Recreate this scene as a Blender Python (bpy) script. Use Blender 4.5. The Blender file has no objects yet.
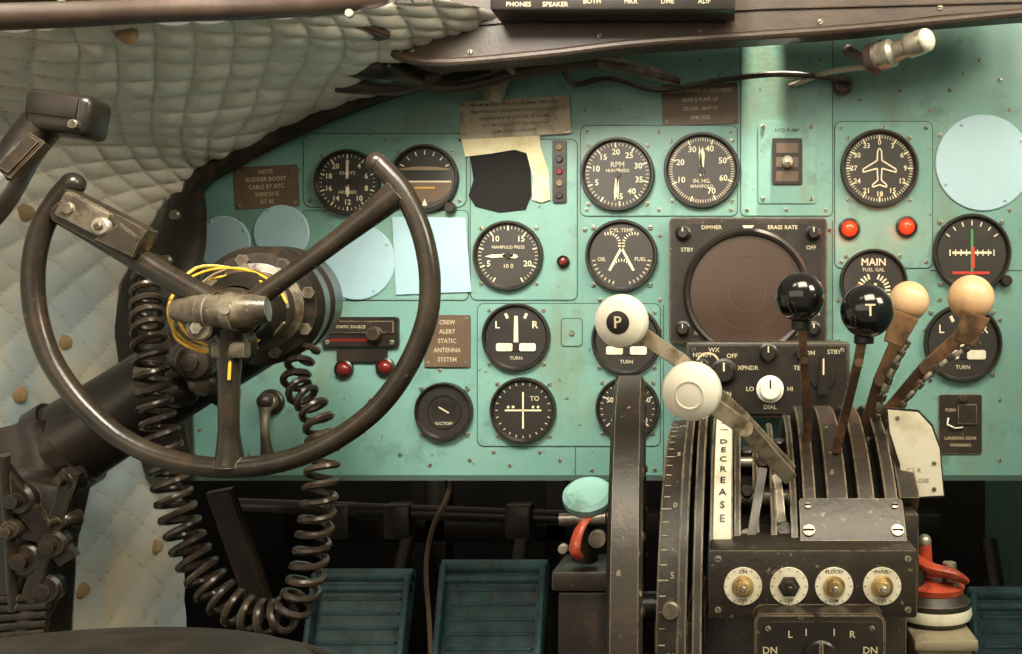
import bpy, bmesh, math, random
from mathutils import Vector, Matrix
random.seed(4)
F=1022*35/36; CZ=.9; D=1.1; VX=740
K=D/F
def P(px,py,d): return Vector(((px-VX)/F*d, d, CZ+(327-py)/F*d))
FR=Matrix(((1,0,0,0),(0,0,-1,0),(0,1,0,0),(0,0,0,1)))
def PM(px,py,d=D,off=0,rz=0,rx=0,ry=0):
    s=d/F
    R=Matrix.Rotation(math.radians(ry),4,'Y')@Matrix.Rotation(math.radians(rx),4,'X')@Matrix.Rotation(math.radians(rz),4,'Z')
    return Matrix.Translation(P(px,py,d))@FR@R@Matrix.Scale(s,4)@Matrix.Translation((0,0,off))
QX=-.152
QT=Matrix.Translation((QX,0,0))
QM=QT@Matrix(((0,0,1,0),(1,0,0,0),(0,1,0,0),(0,0,0,1)))   # local x->Y, y->Z, z->X
def lin(c):
    return tuple(((x/255)/12.92 if x/255<=.04045 else ((x/255+.055)/1.055)**2.4) for x in c)+(1,)
# ---------------- materials
def mat(name,c1,c2=None,scale=8,lo=.5,hi=.62,rough=.5,metal=0,bump=0,bscale=80,wear=None,wr=.001,coat=0,emit=0,c3=None,spec=.5,r2=None,c4=None,heavy=0):
    m=bpy.data.materials.new(name); m.use_nodes=True; nt=m.node_tree; N=nt.nodes; L=nt.links
    b=N['Principled BSDF']; tc=N.new('ShaderNodeTexCoord')
    b.inputs['Roughness'].default_value=rough; b.inputs['Metallic'].default_value=metal
    b.inputs['Coat Weight'].default_value=coat; b.inputs['Coat Roughness'].default_value=.12
    b.inputs['Specular IOR Level'].default_value=spec
    def noise(sc,det=6,off=0,st=None):
        mp=N.new('ShaderNodeMapping'); mp.inputs['Location'].default_value=(off,off*.7,off*1.3)
        if st: mp.inputs['Scale'].default_value=st
        n=N.new('ShaderNodeTexNoise'); n.inputs['Scale'].default_value=sc; n.inputs['Detail'].default_value=det
        n.inputs['Roughness'].default_value=.65
        L.new(tc.outputs['Object'],mp.inputs['Vector']); L.new(mp.outputs[0],n.inputs['Vector']); return n.outputs['Fac']
    def ramp(src,a,bb):
        r=N.new('ShaderNodeMapRange'); r.inputs['From Min'].default_value=a; r.inputs['From Max'].default_value=bb
        L.new(src,r.inputs['Value']); return r.outputs['Result']
    def mix(f,a,c):
        x=N.new('ShaderNodeMix'); x.data_type='RGBA'; L.new(f,x.inputs[0])
        if hasattr(a,'links'): L.new(a,x.inputs[6])
        else: x.inputs[6].default_value=a
        if hasattr(c,'links'): L.new(c,x.inputs[7])
        else: x.inputs[7].default_value=c
        return x.outputs[2]
    col=lin(c1)
    if c2:
        col=mix(ramp(noise(scale),lo,hi),lin(c1),lin(c2))
    if c3:
        col=mix(ramp(noise(scale*5,8,3),.56,.68),col,lin(c3))
    if c4:
        col=mix(ramp(noise(scale*2.4,9,7,(1,1,.35)),.54,.72),col,lin(c4))
        col=mix(ramp(noise(95,4,11),.68,.73),col,lin((78,80,64)))
    if wear:
        bv=N.new('ShaderNodeBevel'); bv.samples=4; bv.inputs['Radius'].default_value=wr
        g=N.new('ShaderNodeNewGeometry'); dp=N.new('ShaderNodeVectorMath'); dp.operation='DOT_PRODUCT'
        L.new(bv.outputs[0],dp.inputs[0]); L.new(g.outputs['Normal'],dp.inputs[1])
        e=ramp(dp.outputs['Value'],.985,.88); nn=ramp(noise(110,5,5),.38-.06*heavy,.54-.06*heavy)
        mu=N.new('ShaderNodeMath'); mu.operation='MULTIPLY'; L.new(e,mu.inputs[0]); L.new(nn,mu.inputs[1])
        n2=ramp(noise(130,8,9),.66-.03*heavy,.74-.03*heavy)
        mx=N.new('ShaderNodeMath'); mx.operation='MAXIMUM'; L.new(mu.outputs[0],mx.inputs[0]); L.new(n2,mx.inputs[1])
        col=mix(mx.outputs[0],col,lin(wear))
        rt=ramp(noise(38,7,13),.56,.70)
        col=mix(rt,col,lin((62,46,33)))
    if hasattr(col,'links'): L.new(col,b.inputs['Base Color'])
    else: b.inputs['Base Color'].default_value=col
    if bump:
        bp=N.new('ShaderNodeBump'); bp.inputs['Strength'].default_value=bump; bp.inputs['Distance'].default_value=.002
        L.new(noise(bscale,5,2),bp.inputs['Height']); L.new(bp.outputs[0],b.inputs['Normal'])
    if emit:
        b.inputs['Emission Color'].default_value=lin(c1); b.inputs['Emission Strength'].default_value=emit
    return m
TURQ=mat('turquoise_paint',(112,154,146),(98,142,134),5,.42,.66,rough=.36,bump=.12,bscale=220,c3=(92,130,120),c4=(108,126,106))
TURQ2=mat('turquoise_plate',(117,159,150),(102,146,137),6,.42,.66,rough=.34,bump=.1,bscale=200,c3=(96,134,124),c4=(112,130,108))
SEAM=mat('panel_seam',(56,78,71),rough=.7)
LBLUE=mat('light_blue_blank',(160,192,204),(150,183,194),8,.4,.7,rough=.4)
BLK=mat('black_bezel',(30,26,23),(47,40,33),25,.45,.7,rough=.34,spec=.5)
FACE=mat('dial_face',(26,24,21),(40,35,29),30,.4,.7,rough=.45,coat=.7)
WHT=mat('dial_white',(218,208,178),rough=.6)
TICK=mat('dial_mark',(192,182,152),rough=.6)
YEL=mat('dial_yellow',(196,150,60),rough=.6)
GRN=mat('dial_green',(60,140,80),rough=.6)
REDM=mat('dial_red',(190,50,36),rough=.5)
TAN=mat('tan_paint',(124,106,80),(94,78,58),20,rough=.6)
BRN=mat('brown_placard',(84,68,54),(102,84,66),30,.4,.7,rough=.42)
PTXT=mat('placard_text',(184,168,140),rough=.6)
GPL=mat('grey_placard',(152,142,120),(122,110,90),40,rough=.4,metal=.2)
ALU=mat('worn_aluminium',(176,170,154),(112,102,88),50,.45,.65,rough=.32,metal=.6)
SCREW=mat('screw_metal',(146,146,128),(82,82,72),90,rough=.4,metal=.5)
BWORN=mat('black_worn_metal',(36,31,26),(54,46,38),18,.42,.7,rough=.36,bump=.2,bscale=160,wear=(150,136,110),heavy=1)
BWORN2=mat('black_worn_wheel',(38,33,27),(58,50,40),22,.42,.66,rough=.25,bump=.08,bscale=140,wear=(128,114,90))
COL=mat('column_black',(27,23,19),(46,39,32),14,.45,.7,rough=.32,bump=.2,bscale=90,wear=(92,78,60))
HUBM=mat('hub_worn_metal',(70,63,53),(128,118,100),35,.42,.62,rough=.3,metal=.35,bump=.25,bscale=120,wear=(176,166,146))
BRDK=mat('glareshield_brown',(56,43,37),(74,60,50),14,.42,.66,rough=.42,bump=.2,bscale=120,wear=(108,88,70))
DARK=mat('dark_void',(15,12,10),rough=.9)
CORD=mat('coil_rubber',(40,33,27),(66,55,43),30,.45,.7,rough=.28)
WIREY=mat('yellow_wire',(208,166,50),rough=.5)
WKNOB=mat('white_knob_plastic',(238,234,218),(218,210,188),30,.5,.75,rough=.25,coat=.4)
BKNOB=mat('black_knob_plastic',(16,15,15),rough=.15,coat=.6)
OKNOB=mat('cream_knob',(232,196,154),(208,156,110),14,.4,.7,rough=.33)
LEV=mat('lever_bare_steel',(182,170,148),(112,94,72),40,.46,.62,rough=.36,metal=.35,bump=.2)
LEVB=mat('lever_brown_steel',(146,112,82),(84,64,48),35,.44,.6,rough=.38,metal=.25,bump=.2)
SCRN=mat('radar_screen',(70,50,38),(56,40,31),9,.3,.7,rough=.3,coat=.3)
REDL=mat('red_lamp_lens',(255,50,20),emit=1.6,rough=.2)
REDK=mat('red_paint',(172,66,40),(116,42,30),40,rough=.4,c3=(180,116,92))
REDD=mat('dark_red_lens',(104,30,24),rough=.25)
PEDM=mat('blue_pedal_paint',(92,140,150),(66,106,118),30,.42,.6,rough=.38,c3=(138,128,104),c4=(98,92,74),bump=.2)
PAPER=mat('aged_paper',(222,210,170),(204,184,132),20,rough=.75)
CREAM=mat('cream_decal',(218,214,194),(192,184,156),40,.5,.7,rough=.5)
TANB=mat('tan_box_paint',(160,148,112),(120,106,76),16,.42,.62,rough=.5,c3=(84,74,56))
TEALC=mat('teal_cap',(134,178,170),(100,134,124),30,rough=.4)
FLOORM=mat('floor_dark_metal',(36,32,28),(52,46,40),8,rough=.7)
LEATH=mat('black_leather',(40,36,32),(56,50,44),30,rough=.5,bump=.4,bscale=200)
BRASS=mat('brass_worn',(196,170,116),(140,116,74),60,rough=.33,metal=.6)
TUFT=mat('tuft_button_fabric',(130,106,72),(150,126,88),60,rough=.6)
def quilt():
    m=mat('quilted_fabric',(222,212,200),(206,202,192),7,.38,.66,rough=.45,bump=.22,bscale=150,c3=(204,192,168))
    nt=m.node_tree;N=nt.nodes;L=nt.links;b=N['Principled BSDF']
    old=b.inputs['Base Color'].links[0].from_socket
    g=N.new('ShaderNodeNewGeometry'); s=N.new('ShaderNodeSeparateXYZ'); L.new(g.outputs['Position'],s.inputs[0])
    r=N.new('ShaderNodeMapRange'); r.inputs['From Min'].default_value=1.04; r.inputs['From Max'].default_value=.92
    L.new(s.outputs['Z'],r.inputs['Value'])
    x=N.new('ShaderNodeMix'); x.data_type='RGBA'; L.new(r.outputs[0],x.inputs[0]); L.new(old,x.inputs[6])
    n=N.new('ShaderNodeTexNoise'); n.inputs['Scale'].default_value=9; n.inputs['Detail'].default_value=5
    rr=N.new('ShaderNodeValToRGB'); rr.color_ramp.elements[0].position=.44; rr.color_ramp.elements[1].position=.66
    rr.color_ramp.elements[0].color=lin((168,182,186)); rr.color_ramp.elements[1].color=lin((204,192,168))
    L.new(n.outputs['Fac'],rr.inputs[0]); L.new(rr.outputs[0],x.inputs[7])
    at=N.new('ShaderNodeAttribute'); at.attribute_name='seam'
    y=N.new('ShaderNodeMix'); y.data_type='RGBA'; L.new(at.outputs['Fac'],y.inputs[0]); L.new(x.outputs[2],y.inputs[6])
    y.inputs[7].default_value=lin((138,118,90)); L.new(y.outputs[2],b.inputs['Base Color'])
    return m
QUILT=quilt()
# ---------------- builder
_tc={}
def textmesh(s):
    if s in _tc: return _tc[s]
    c=bpy.data.curves.new('t','FONT'); c.body=s; c.align_x='CENTER'; c.align_y='CENTER'; c.resolution_u=2; c.size=1
    c.offset=.012
    o=bpy.data.objects.new('t',c); bpy.context.scene.collection.objects.link(o)
    bpy.context.view_layer.update()
    dg=bpy.context.evaluated_depsgraph_get(); me=bpy.data.meshes.new_from_object(o.evaluated_get(dg))
    r=([v.co.copy() for v in me.vertices],[tuple(p.vertices) for p in me.polygons])
    bpy.data.objects.remove(o); bpy.data.curves.remove(c); bpy.data.meshes.remove(me)
    _tc[s]=r; return r
def catmull(pts,n=8,closed=False):
    pts=[Vector(p) for p in pts]; out=[]; m=len(pts)
    rng=range(m) if closed else range(m-1)
    for i in rng:
        if closed: a,b,c,d=pts[(i-1)%m],pts[i],pts[(i+1)%m],pts[(i+2)%m]
        else: a,b,c,d=pts[max(i-1,0)],pts[i],pts[i+1],pts[min(i+2,m-1)]
        for k in range(n):
            t=k/n; out.append(.5*((2*b)+(c-a)*t+(2*a-5*b+4*c-d)*t*t+(3*b-a-3*c+d)*t**3))
    if not closed: out.append(pts[-1])
    return out
class B:
    def __init__(s,name): s.n=name; s.v=[];s.f=[];s.m=[];s.mats=[]
    def add(s,vs,fs,mt,M=None):
        if mt not in s.mats: s.mats.append(mt)
        i=s.mats.index(mt); o=len(s.v)
        s.v+= [ (M@Vector(v)) if M else Vector(v) for v in vs]
        for f in fs: s.f.append(tuple(o+k for k in f)); s.m.append(i)
    def lathe(s,prof,M,mt,seg=36):
        vs=[];fs=[];rows=[]
        for r,z in prof:
            if r<1e-9: rows.append([len(vs)]); vs.append((0,0,z))
            else:
                rows.append(list(range(len(vs),len(vs)+seg)))
                vs+=[(r*math.cos(2*math.pi*k/seg),r*math.sin(2*math.pi*k/seg),z) for k in range(seg)]
        for a,b in zip(rows,rows[1:]):
            for k in range(seg):
                k2=(k+1)%seg
                if len(a)==1 and len(b)==1: break
                if len(a)==1: fs.append((a[0],b[k],b[k2]))
                elif len(b)==1: fs.append((a[k],a[k2],b[0]))
                else: fs.append((a[k],a[k2],b[k2],b[k]))
        s.add(vs,fs,mt,M)
    def cyl(s,r,z0,z1,M,mt,seg=28,bev=0):
        if bev: s.lathe([(0,z0),(r,z0),(r,z1-bev),(r-bev,z1),(0,z1)],M,mt,seg)
        else: s.lathe([(0,z0),(r,z0),(r,z1),(0,z1)],M,mt,seg)
    def sphere(s,r,M,mt,sz=1,seg=32):
        s.lathe([(r*math.sin(math.pi*k/16),-r*sz*math.cos(math.pi*k/16)) for k in range(17)],M,mt,seg)
    def _bm(s,bm,mt,M):
        bm.verts.index_update()
        s.add([v.co.copy() for v in bm.verts],[tuple(v.index for v in f.verts) for f in bm.faces],mt,M); bm.free()
    def box(s,c,size,mt,M=None,bev=0,seg=2):
        bm=bmesh.new(); bmesh.ops.create_cube(bm,size=1)
        for v in bm.verts: v.co=Vector((v.co.x*size[0]+c[0],v.co.y*size[1]+c[1],v.co.z*size[2]+c[2]))
        if bev: bmesh.ops.bevel(bm,geom=bm.edges[:],offset=bev,segments=seg,affect='EDGES',profile=.5)
        s._bm(bm,mt,M)
    def prism(s,pts,z0,z1,mt,M=None,bev=0):
        bm=bmesh.new(); vs=[bm.verts.new((p[0],p[1],z0)) for p in pts]; f=bm.faces.new(vs)
        r=bmesh.ops.extrude_face_region(bm,geom=[f]); nv=[g for g in r['geom'] if isinstance(g,bmesh.types.BMVert)]
        for v in nv: v.co.z=z1
        if bev:
            ed=[e for e in bm.edges if abs(e.verts[0].co.z-e.verts[1].co.z)<1e-9]
            bmesh.ops.bevel(bm,geom=ed,offset=bev,segments=2,affect='EDGES')
        s._bm(bm,mt,M)
    def quad(s,x,y,w,h,ang,z,M,mt,thick=0):
        a=math.radians(-ang); ca,sa=math.cos(a),math.sin(a)
        vs=[(x+u*w/2*ca-v*h/2*sa, y+u*w/2*sa+v*h/2*ca, z) for u,v in((-1,-1),(1,-1),(1,1),(-1,1))]
        s.add(vs,[(0,1,2,3)],mt,M)
    def text(s,t,size,M,mt,x=0,y=0,z=0,ang=0,sx=1):
        vs,fs=textmesh(t)
        s.add(vs,fs,mt,M@Matrix.Translation((x,y,z))@Matrix.Rotation(math.radians(-ang),4,'Z')@Matrix.Diagonal((size*sx,size,size,1)))
    def tube(s,path,rad,mt,seg=10,closed=False,flat=1,up=None):
        n=len(path); path=[Vector(p) for p in path]
        R=rad if isinstance(rad,(list,tuple)) else [rad]
        def rr(i):
            t=i/(n-1)*(len(R)-1) if len(R)>1 else 0; k=min(int(t),len(R)-2) if len(R)>1 else 0
            return R[0] if len(R)==1 else R[k]*(1-(t-k))+R[k+1]*(t-k)
        vs=[];fs=[]; nrm=None
        for i in range(n):
            a=path[(i-1)%n] if closed or i>0 else path[i]; b=path[(i+1)%n] if closed or i<n-1 else path[i]
            t=(b-a).normalized()
            if nrm is None:
                nrm=Vector(up) if up else (Vector((0,0,1)) if abs(t.z)<.9 else Vector((1,0,0)))
            if up: nrm=Vector(up)
            nrm=(nrm-t*nrm.dot(t)).normalized(); bn=t.cross(nrm)
            for k in range(seg):
                q=2*math.pi*k/seg; vs.append(path[i]+nrm*(math.cos(q)*rr(i)*flat)+bn*(math.sin(q)*rr(i)))
        m=n if closed else n-1
        for i in range(m):
            j=(i+1)%n
            for k in range(seg):
                k2=(k+1)%seg; fs.append((i*seg+k,i*seg+k2,j*seg+k2,j*seg+k))
        if not closed:
            fs.append(tuple(range(seg-1,-1,-1))); fs.append(tuple((n-1)*seg+k for k in range(seg)))
        s.add(vs,fs,mt)
    def bar(s,p0,p1,w,t,mt,up=(0,-1,0),bev=0,w2=None):
        p0=Vector(p0);p1=Vector(p1); y=(p1-p0); l=y.length; y.normalize(); z=Vector(up); z=(z-y*z.dot(y)).normalized(); x=y.cross(z)
        M=Matrix(((x.x,y.x,z.x,p0.x),(x.y,y.y,z.y,p0.y),(x.z,y.z,z.z,p0.z),(0,0,0,1)))
        w2=w2 or w
        s.prism([(-w/2,0),(w/2,0),(w2/2,l),(-w2/2,l)],-t/2,t/2,mt,M,bev)
    def rod(s,p0,p1,r,mt,seg=16,r2=None):
        s.tube([p0,p1],[r,r2 if r2 else r],mt,seg)
    def axisM(s,p0,p1,scale=1):
        z=(Vector(p1)-Vector(p0)).normalized(); q=z.to_track_quat('Z','Y')
        return Matrix.Translation(p0)@q.to_matrix().to_4x4()@Matrix.Scale(scale,4)
    def screw(s,x,y,M,r=2.6,z=0,mt=None):
        s.lathe([(r,z),(r*.9,z+.9),(0,z+1.3)],M@Matrix.Translation((x,y,0)),mt or SCREW,10)
        s.quad(x,y,r*1.5,r*.3,random.uniform(0,180),z+1.35,M,DARK)
    def done(s,parent=None,recalc=True,ang=35):
        lo=Vector([min(v[i] for v in s.v) for i in range(3)]); hi=Vector([max(v[i] for v in s.v) for i in range(3)]); c=(lo+hi)/2
        me=bpy.data.meshes.new(s.n); me.from_pydata([v-c for v in s.v],[],s.f)
        for m in s.mats: me.materials.append(m)
        me.polygons.foreach_set('material_index',s.m)
        if recalc:
            bm=bmesh.new(); bm.from_mesh(me); bmesh.ops.recalc_face_normals(bm,faces=bm.faces[:]); bm.to_mesh(me); bm.free()
        me.polygons.foreach_set('use_smooth',[True]*len(me.polygons)); me.set_sharp_from_angle(angle=math.radians(ang))
        o=bpy.data.objects.new(s.n,me); o.location=c; bpy.context.scene.collection.objects.link(o)
        return o
def rrect(x0,y0,x1,y1,r,n=5):
    out=[]
    for cx,cy,a in((x1-r,y1-r,0),(x0+r,y1-r,90),(x0+r,y0+r,180),(x1-r,y0+r,270)):
        for k in range(n+1):
            q=math.radians(a+90*k/n); out.append((cx+r*math.cos(q),cy+r*math.sin(q)))
    return out
OM=PM(0,0)   # panel matrix: local coords (px,-py)
# ---------------- instrument panel
b=B('instrument_panel')
edge=[(183,480),(181,400),(181,300),(184,235),(190,196),(206,176),(240,157),(300,128),(350,108),(400,92),(450,78),(500,67),(560,56),(640,40),(740,20),(840,0)]
poly=[(183,480)]+[(p.x,p.y) for p in catmull([(x,y,0) for x,y in edge],4)][1:]+[(860,-30),(1180,-30),(1180,480)]
b.prism([(x,-y) for x,y in poly],-3,0,TURQ,OM,bev=0)
def plate(x0,y0,x1,y1,r=8,h=1.2,mt=None,scr=True,h0=0):
    b.prism(rrect(x0-1,-y1-1,x1+1,-y0+1,r+1),h0,h0+.35,SEAM,OM)
    b.prism(rrect(x0,-y1,x1,-y0,r),h0,h0+h,mt or TURQ2,OM,bev=.4)
    if scr:
        for x,y in((x0+6,y0+6),(x1-6,y0+6),(x0+6,y1-6),(x1-6,y1-6),((x0+x1)/2,y0+6),((x0+x1)/2,y1-6)):
            b.screw(x,-y,OM,2.2,h+h0)
plate(304,134,466,207,8); plate(471,140,577,300,6,scr=False)
plate(581,126,737,216,6); plate(741,30,832,216,5); plate(835,122,932,268,6); 
plate(478,304,660,446,6,scr=False); plate(302,211,468,300,5,scr=False)
plate(562,319,582,346,3,1.0,scr=False,h0=1.3)
b.cyl(3,2.2,4,OM@Matrix.Translation((572,-333,0)),SCREW,12,.5)
for px,py in [(200,430),(200,330),(220,460),(330,450),(400,455),(470,460),(560,460),(600,300),(585,230),(592,470),(660,235),(660,300),(660,330),(838,300),(838,340),(925,300),(925,330),(930,380),(1000,400),(1000,460),(930,465),(880,460),(300,170),(310,300),(240,220),(600,80),(640,70),(585,110),(760,90),(820,60),(860,100),(900,90),(950,90),(1000,80),(980,60),(930,110),(440,370),(480,370),(560,380),(590,350),(420,300),(206,300),(210,380),(300,395),(370,400),(1010,210),(930,215),(560,110),(500,120),(405,120),(370,135),(655,470),(830,230),(745,220),(700,60),(1000,320),(940,300),(250,455),(290,455),(430,465),(510,465),(620,110),(720,75),(880,40),(960,40),(1010,110),(940,135),(850,390),(860,430),(494,452),(540,452),(640,455),(580,425),(486,372)]:
    b.screw(px,-py,OM,2.3)
for x0,y0,x1,y1 in((190,310,300,311),(575,302,576,476),(832,220,833,340),(930,270,1100,271),(741,0,742,28),(663,305,664,476)):
    b.prism(rrect(x0,-y1,x1,-y0,.4,1),0,.4,SEAM,OM)
b.prism([(183,-480),(1180,-480),(1180,-475),(183,-475)],0,4,SEAM,OM)
b.done()
# ---------------- dials
def ring(b,M,r,rin=.88,h=7,mt=None):
    b.lathe([(r,0),(r,h-2),(r*.975,h),(r*.93,h),(r*rin,h-3.2),(r*rin,0)],M,mt or BLK,48)
def dial(name,px,py,r,labels=None,a0=0,a1=300,minor=5,hands=(),texts=(),fs=.2,extra=None,lr=.60,scr=True,face=None,z0=1.3):
    b=B(name); M=PM(px,py,off=z0)
    ring(b,M,r); b.lathe([(r*.89,0),(r*.89,2.6),(0,2.6)],M,face or FACE,48)
    if labels:
        n=len(labels)
        full=abs(a1-a0)>=359
        st=(a1-a0)/(n if full else n-1)
        for i,l in enumerate(labels):
            a=a0+st*i; q=math.radians(a)
            if l: b.text(l,r*fs*1.3,M,WHT,math.sin(q)*r*lr,math.cos(q)*r*lr,2.8)
            b.quad(math.sin(q)*r*.79,math.cos(q)*r*.79,r*.04,r*.13,a,2.8,M,WHT)
            if i<n-1 or full:
                for k in range(1,minor):
                    q=math.radians(a+st*k/minor); b.quad(math.sin(q)*r*.81,math.cos(q)*r*.81,r*.022,r*.08,a+st*k/minor,2.8,M,TICK)
    for t,x,y,sz in texts: b.text(t,r*sz*1.2,M,TICK,x*r,y*r,2.8)
    for h in hands:
        a,l,w=h[:3]; q=math.radians(a); m=h[3] if len(h)>3 else WHT
        ca=math.sin(q);cb=math.cos(q)
        pts=[(-w*r/2,-.15*r),(w*r/2,-.15*r),(w*r*.6,l*r*.7),(0,l*r),(-w*r*.6,l*r*.7)]
        b.prism([(x*cb+y*ca,-x*ca+y*cb) for x,y in pts],3.2,3.7,m,M)
    if hands: b.cyl(r*.09,2.6,4.6,M,BLK,16)
    if extra: extra(b,M,r)
    if scr:
        for a in(45,135,225,315):
            q=math.radians(a); b.screw(math.cos(q)*r*1.12,math.sin(q)*r*1.12,M,2.4)
    return b.done()
dial('airspeed_indicator',349,183,33,['0','4','6','8','10','12','14','16','18','20'],0,360,4,[(0,.7,.06),(178,.45,.09)],[('KNOTS',0,.28,.12),('AIRSPEED',0,-.3,.11)],.17)
def hor(b,M,r):
    n=20
    b.prism([(r*.8*math.cos(math.pi+math.pi*k/n),r*.62*math.sin(math.pi+math.pi*k/n)-r*.1) for k in range(n+1)],2.6,2.9,BRN,M)
    b.prism([(-r*.78,-r*.12),(r*.78,-r*.12),(r*.78,-r*.07),(-r*.78,-r*.07)],3,3.3,TICK,M)
    b.prism([(-r*.3,-r*.3),(r*.3,-r*.3),(r*.3,-r*.25),(-r*.3,-r*.25)],3,3.4,YEL,M)
    for k in range(-3,4):
        a=k*20; q=math.radians(a); b.quad(math.sin(q)*r*.76,math.cos(q)*r*.76,r*.03,r*.12,a,2.9,M,WHT)
    b.prism([(-r*.75,r*.28),(-r*.3,r*.34),(r*.3,r*.34),(r*.75,r*.28),(r*.75,r*.24),(-r*.75,r*.24)],2.9,3.2,TAN,M)
    b.prism([(-r*.08,-r*.8),(r*.08,-r*.8),(0,-r*.6)],3,3.4,WHT,M)
    b.cyl(r*.16,0,9,M@Matrix.Translation((r*.76,-r*.86,0)),BLK,20,1)
dial('attitude_indicator',426,179,34,extra=hor)
dial('tachometer',618,175,37,['15','20','25','30','35','40','45','','5','10'],-40,320,5,[(186,.72,.07),(178,.6,.05)],[('RPM',0,.26,.17),('HUNDREDS',0,.1,.1)],.17)
dial('manifold_pressure_gauge',702,171,38,['10','20','30','40','50','60','70',''],-115,245,10,[(2,.62,.1),(-6,.66,.05)],[('IN. HG.',0,-.28,.12),('MANIFOLD',0,-.42,.1)],.17)
def plane(b,M,r):
    out=[(0,.52),(.05,.44),(.06,.2),(.42,-.02),(.42,-.1),(.06,0),(.045,-.3),(.18,-.42),(.18,-.48),(0,-.42)]
    pts=out+[(-x,y) for x,y in out[-2:0:-1]]
    pts=[Vector((x*r,y*r,0)) for x,y in pts]
    for p,q in zip(pts,pts[1:]+pts[:1]):
        d=q-p; m=(p+q)/2; b.quad(m.x,m.y,r*.035,d.length,math.degrees(math.atan2(d.x,d.y)),3.0,M,WHT)
dial('radio_compass_indicator',879,169,39,['0','3','6','9','12','15','18','21','24','27','30','33'],0,360,6,fs=.14,lr=.66,extra=plane)
dial('altimeter',509,256,35,['','5','','10','','15','','20',''],-150,150,5,[(268,.66,.08),(95,.3,.1)],[('MANIFOLD PRESS',0,.24,.1),('10 0',0,-.3,.14)],.18)
def multi(b,M,r):
    for cx,cy,a in((-.35,.32,40),(.35,.32,-40),(0,-.42,0)):
        for k in range(9):
            q=math.radians(a-60+k*15); b.quad(cx*r+math.sin(q)*r*.3,cy*r+math.cos(q)*r*.3,r*.03,r*.08,math.degrees(q),2.8,M,WHT)
    for x,a in((-.16,28),(.16,-28)):
        b.quad(x*r,-.08*r,r*.07,r*.75,a,3.2,M,WHT)
    b.text('CYL TEMP',r*.15,M,TICK,0,.70*r,2.9); b.text('OIL',r*.15,M,TICK,-.55*r,-.1*r,2.9); b.text('FUEL',r*.15,M,TICK,.52*r,-.1*r,2.9)
    for s_ in(-1,1):
        for k in range(8):
            q=math.radians(s_*(100+k*9)); b.quad(math.sin(q)*r*.78,math.cos(q)*r*.78,r*.03,r*.09,math.degrees(q),2.8,M,TICK)
dial('engine_temperature_gauge',622,256,36,extra=multi)
def turn(b,M,r):
    b.prism([(-r*.07,-r*.15),(r*.07,-r*.15),(r*.05,r*.62),(-r*.05,r*.62)],3,3.5,WHT,M)
    b.text('L',r*.3,M,WHT,-r*.55,r*.35,2.9); b.text('R',r*.3,M,WHT,r*.55,r*.35,2.9)
    b.quad(-r*.28,r*.62,r*.08,r*.16,-25,2.9,M,WHT); b.quad(r*.28,r*.62,r*.08,r*.16,25,2.9,M,WHT)
    for s_ in(-1,1):
        b.prism(rrect(min(s_*r*.1,s_*r*.58),-r*.42,max(s_*r*.1,s_*r*.58),-r*.18,r*.06),2.6,4.2,CREAM,M,.4)
    b.prism(rrect(-r*.1,-r*.42,r*.1,-r*.18,r*.04),2.6,3.6,BLK,M)
    b.text('TURN',r*.14,M,TICK,0,-r*.62,2.9)
dial('turn_and_slip_indicator',517,337,34,extra=turn)
dial('turn_and_slip_indicator',627,340,35,extra=turn)
dial('turn_and_slip_indicator',962,343,39,extra=turn)
def ils(b,M,r):
    b.prism([(-r*.5,-r*.03),(r*.5,-r*.03),(r*.5,r*.03),(-r*.5,r*.03)],2.8,3,WHT,M)
    b.prism([(-r*.03,-r*.6),(r*.03,-r*.6),(r*.03,r*.6),(-r*.03,r*.6)],2.8,3.1,GRN,M)
    b.prism([(-r*.5,-r*.55),(r*.45,-r*.55),(r*.45,-r*.48),(-r*.5,-r*.48)],3,3.2,REDM,M)
    b.prism([(r*.0,-r*.4),(r*.07,-r*.4),(r*.07,r*.15),(r*.0,r*.15)],3,3.3,REDM,M)
    for k in range(-4,5): b.quad(k*r*.14,0,r*.03,r*.16,0,3.05,M,WHT)
    for k in range(-3,4):
        q=math.radians(k*18); b.quad(math.sin(q)*r*.76,math.cos(q)*r*.76,r*.03,r*.12,k*18,2.9,M,WHT)
    b.cyl(r*.14,0,9,M@Matrix.Translation((r*.86,-r*.72,0)),BLK,20,1)
dial('glideslope_indicator',971,253,39,extra=ils)
def vor(b,M,r):
    b.quad(0,0,r*.05,r*1.1,0,3.1,M,WHT); b.quad(0,0,r*1.1,r*.05,0,3.1,M,WHT)
    for k in(-3,-2,2,3):
        b.cyl(r*.04,2.6,3,M@Matrix.Translation((k*r*.15,r*.1,0)),WHT,8)
    for k in range(24):
        q=math.radians(k*15); b.quad(math.sin(q)*r*.8,math.cos(q)*r*.8,r*.025,r*.08,k*15,2.9,M,TICK)
    b.text('TO',r*.2,M,TICK,r*.35,r*.35,2.9)
dial('course_deviation_indicator',524,410,33,extra=vor)
def clk(b,M,r):
    b.prism(rrect(-r*.42,-r*.25,r*.42,r*.35,3),2.6,3.2,BLK,M); b.lathe([(r*.6,2.6),(r*.6,4),(r*.53,4),(r*.53,2.6)],M,BLK,32)
    b.text('SUCTION',r*.14,M,TICK,0,-r*.42,3.3); b.quad(0,r*.05,r*.4,r*.05,30,3.4,M,TICK)
dial('suction_gauge',445,411,29,extra=clk)
dial('oil_pressure_gauge',628,408,32,['0','50','100','150','200'],-130,130,5,[(200,.6,.08)],[('OIL',0,.2,.16)],.17)
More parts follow.
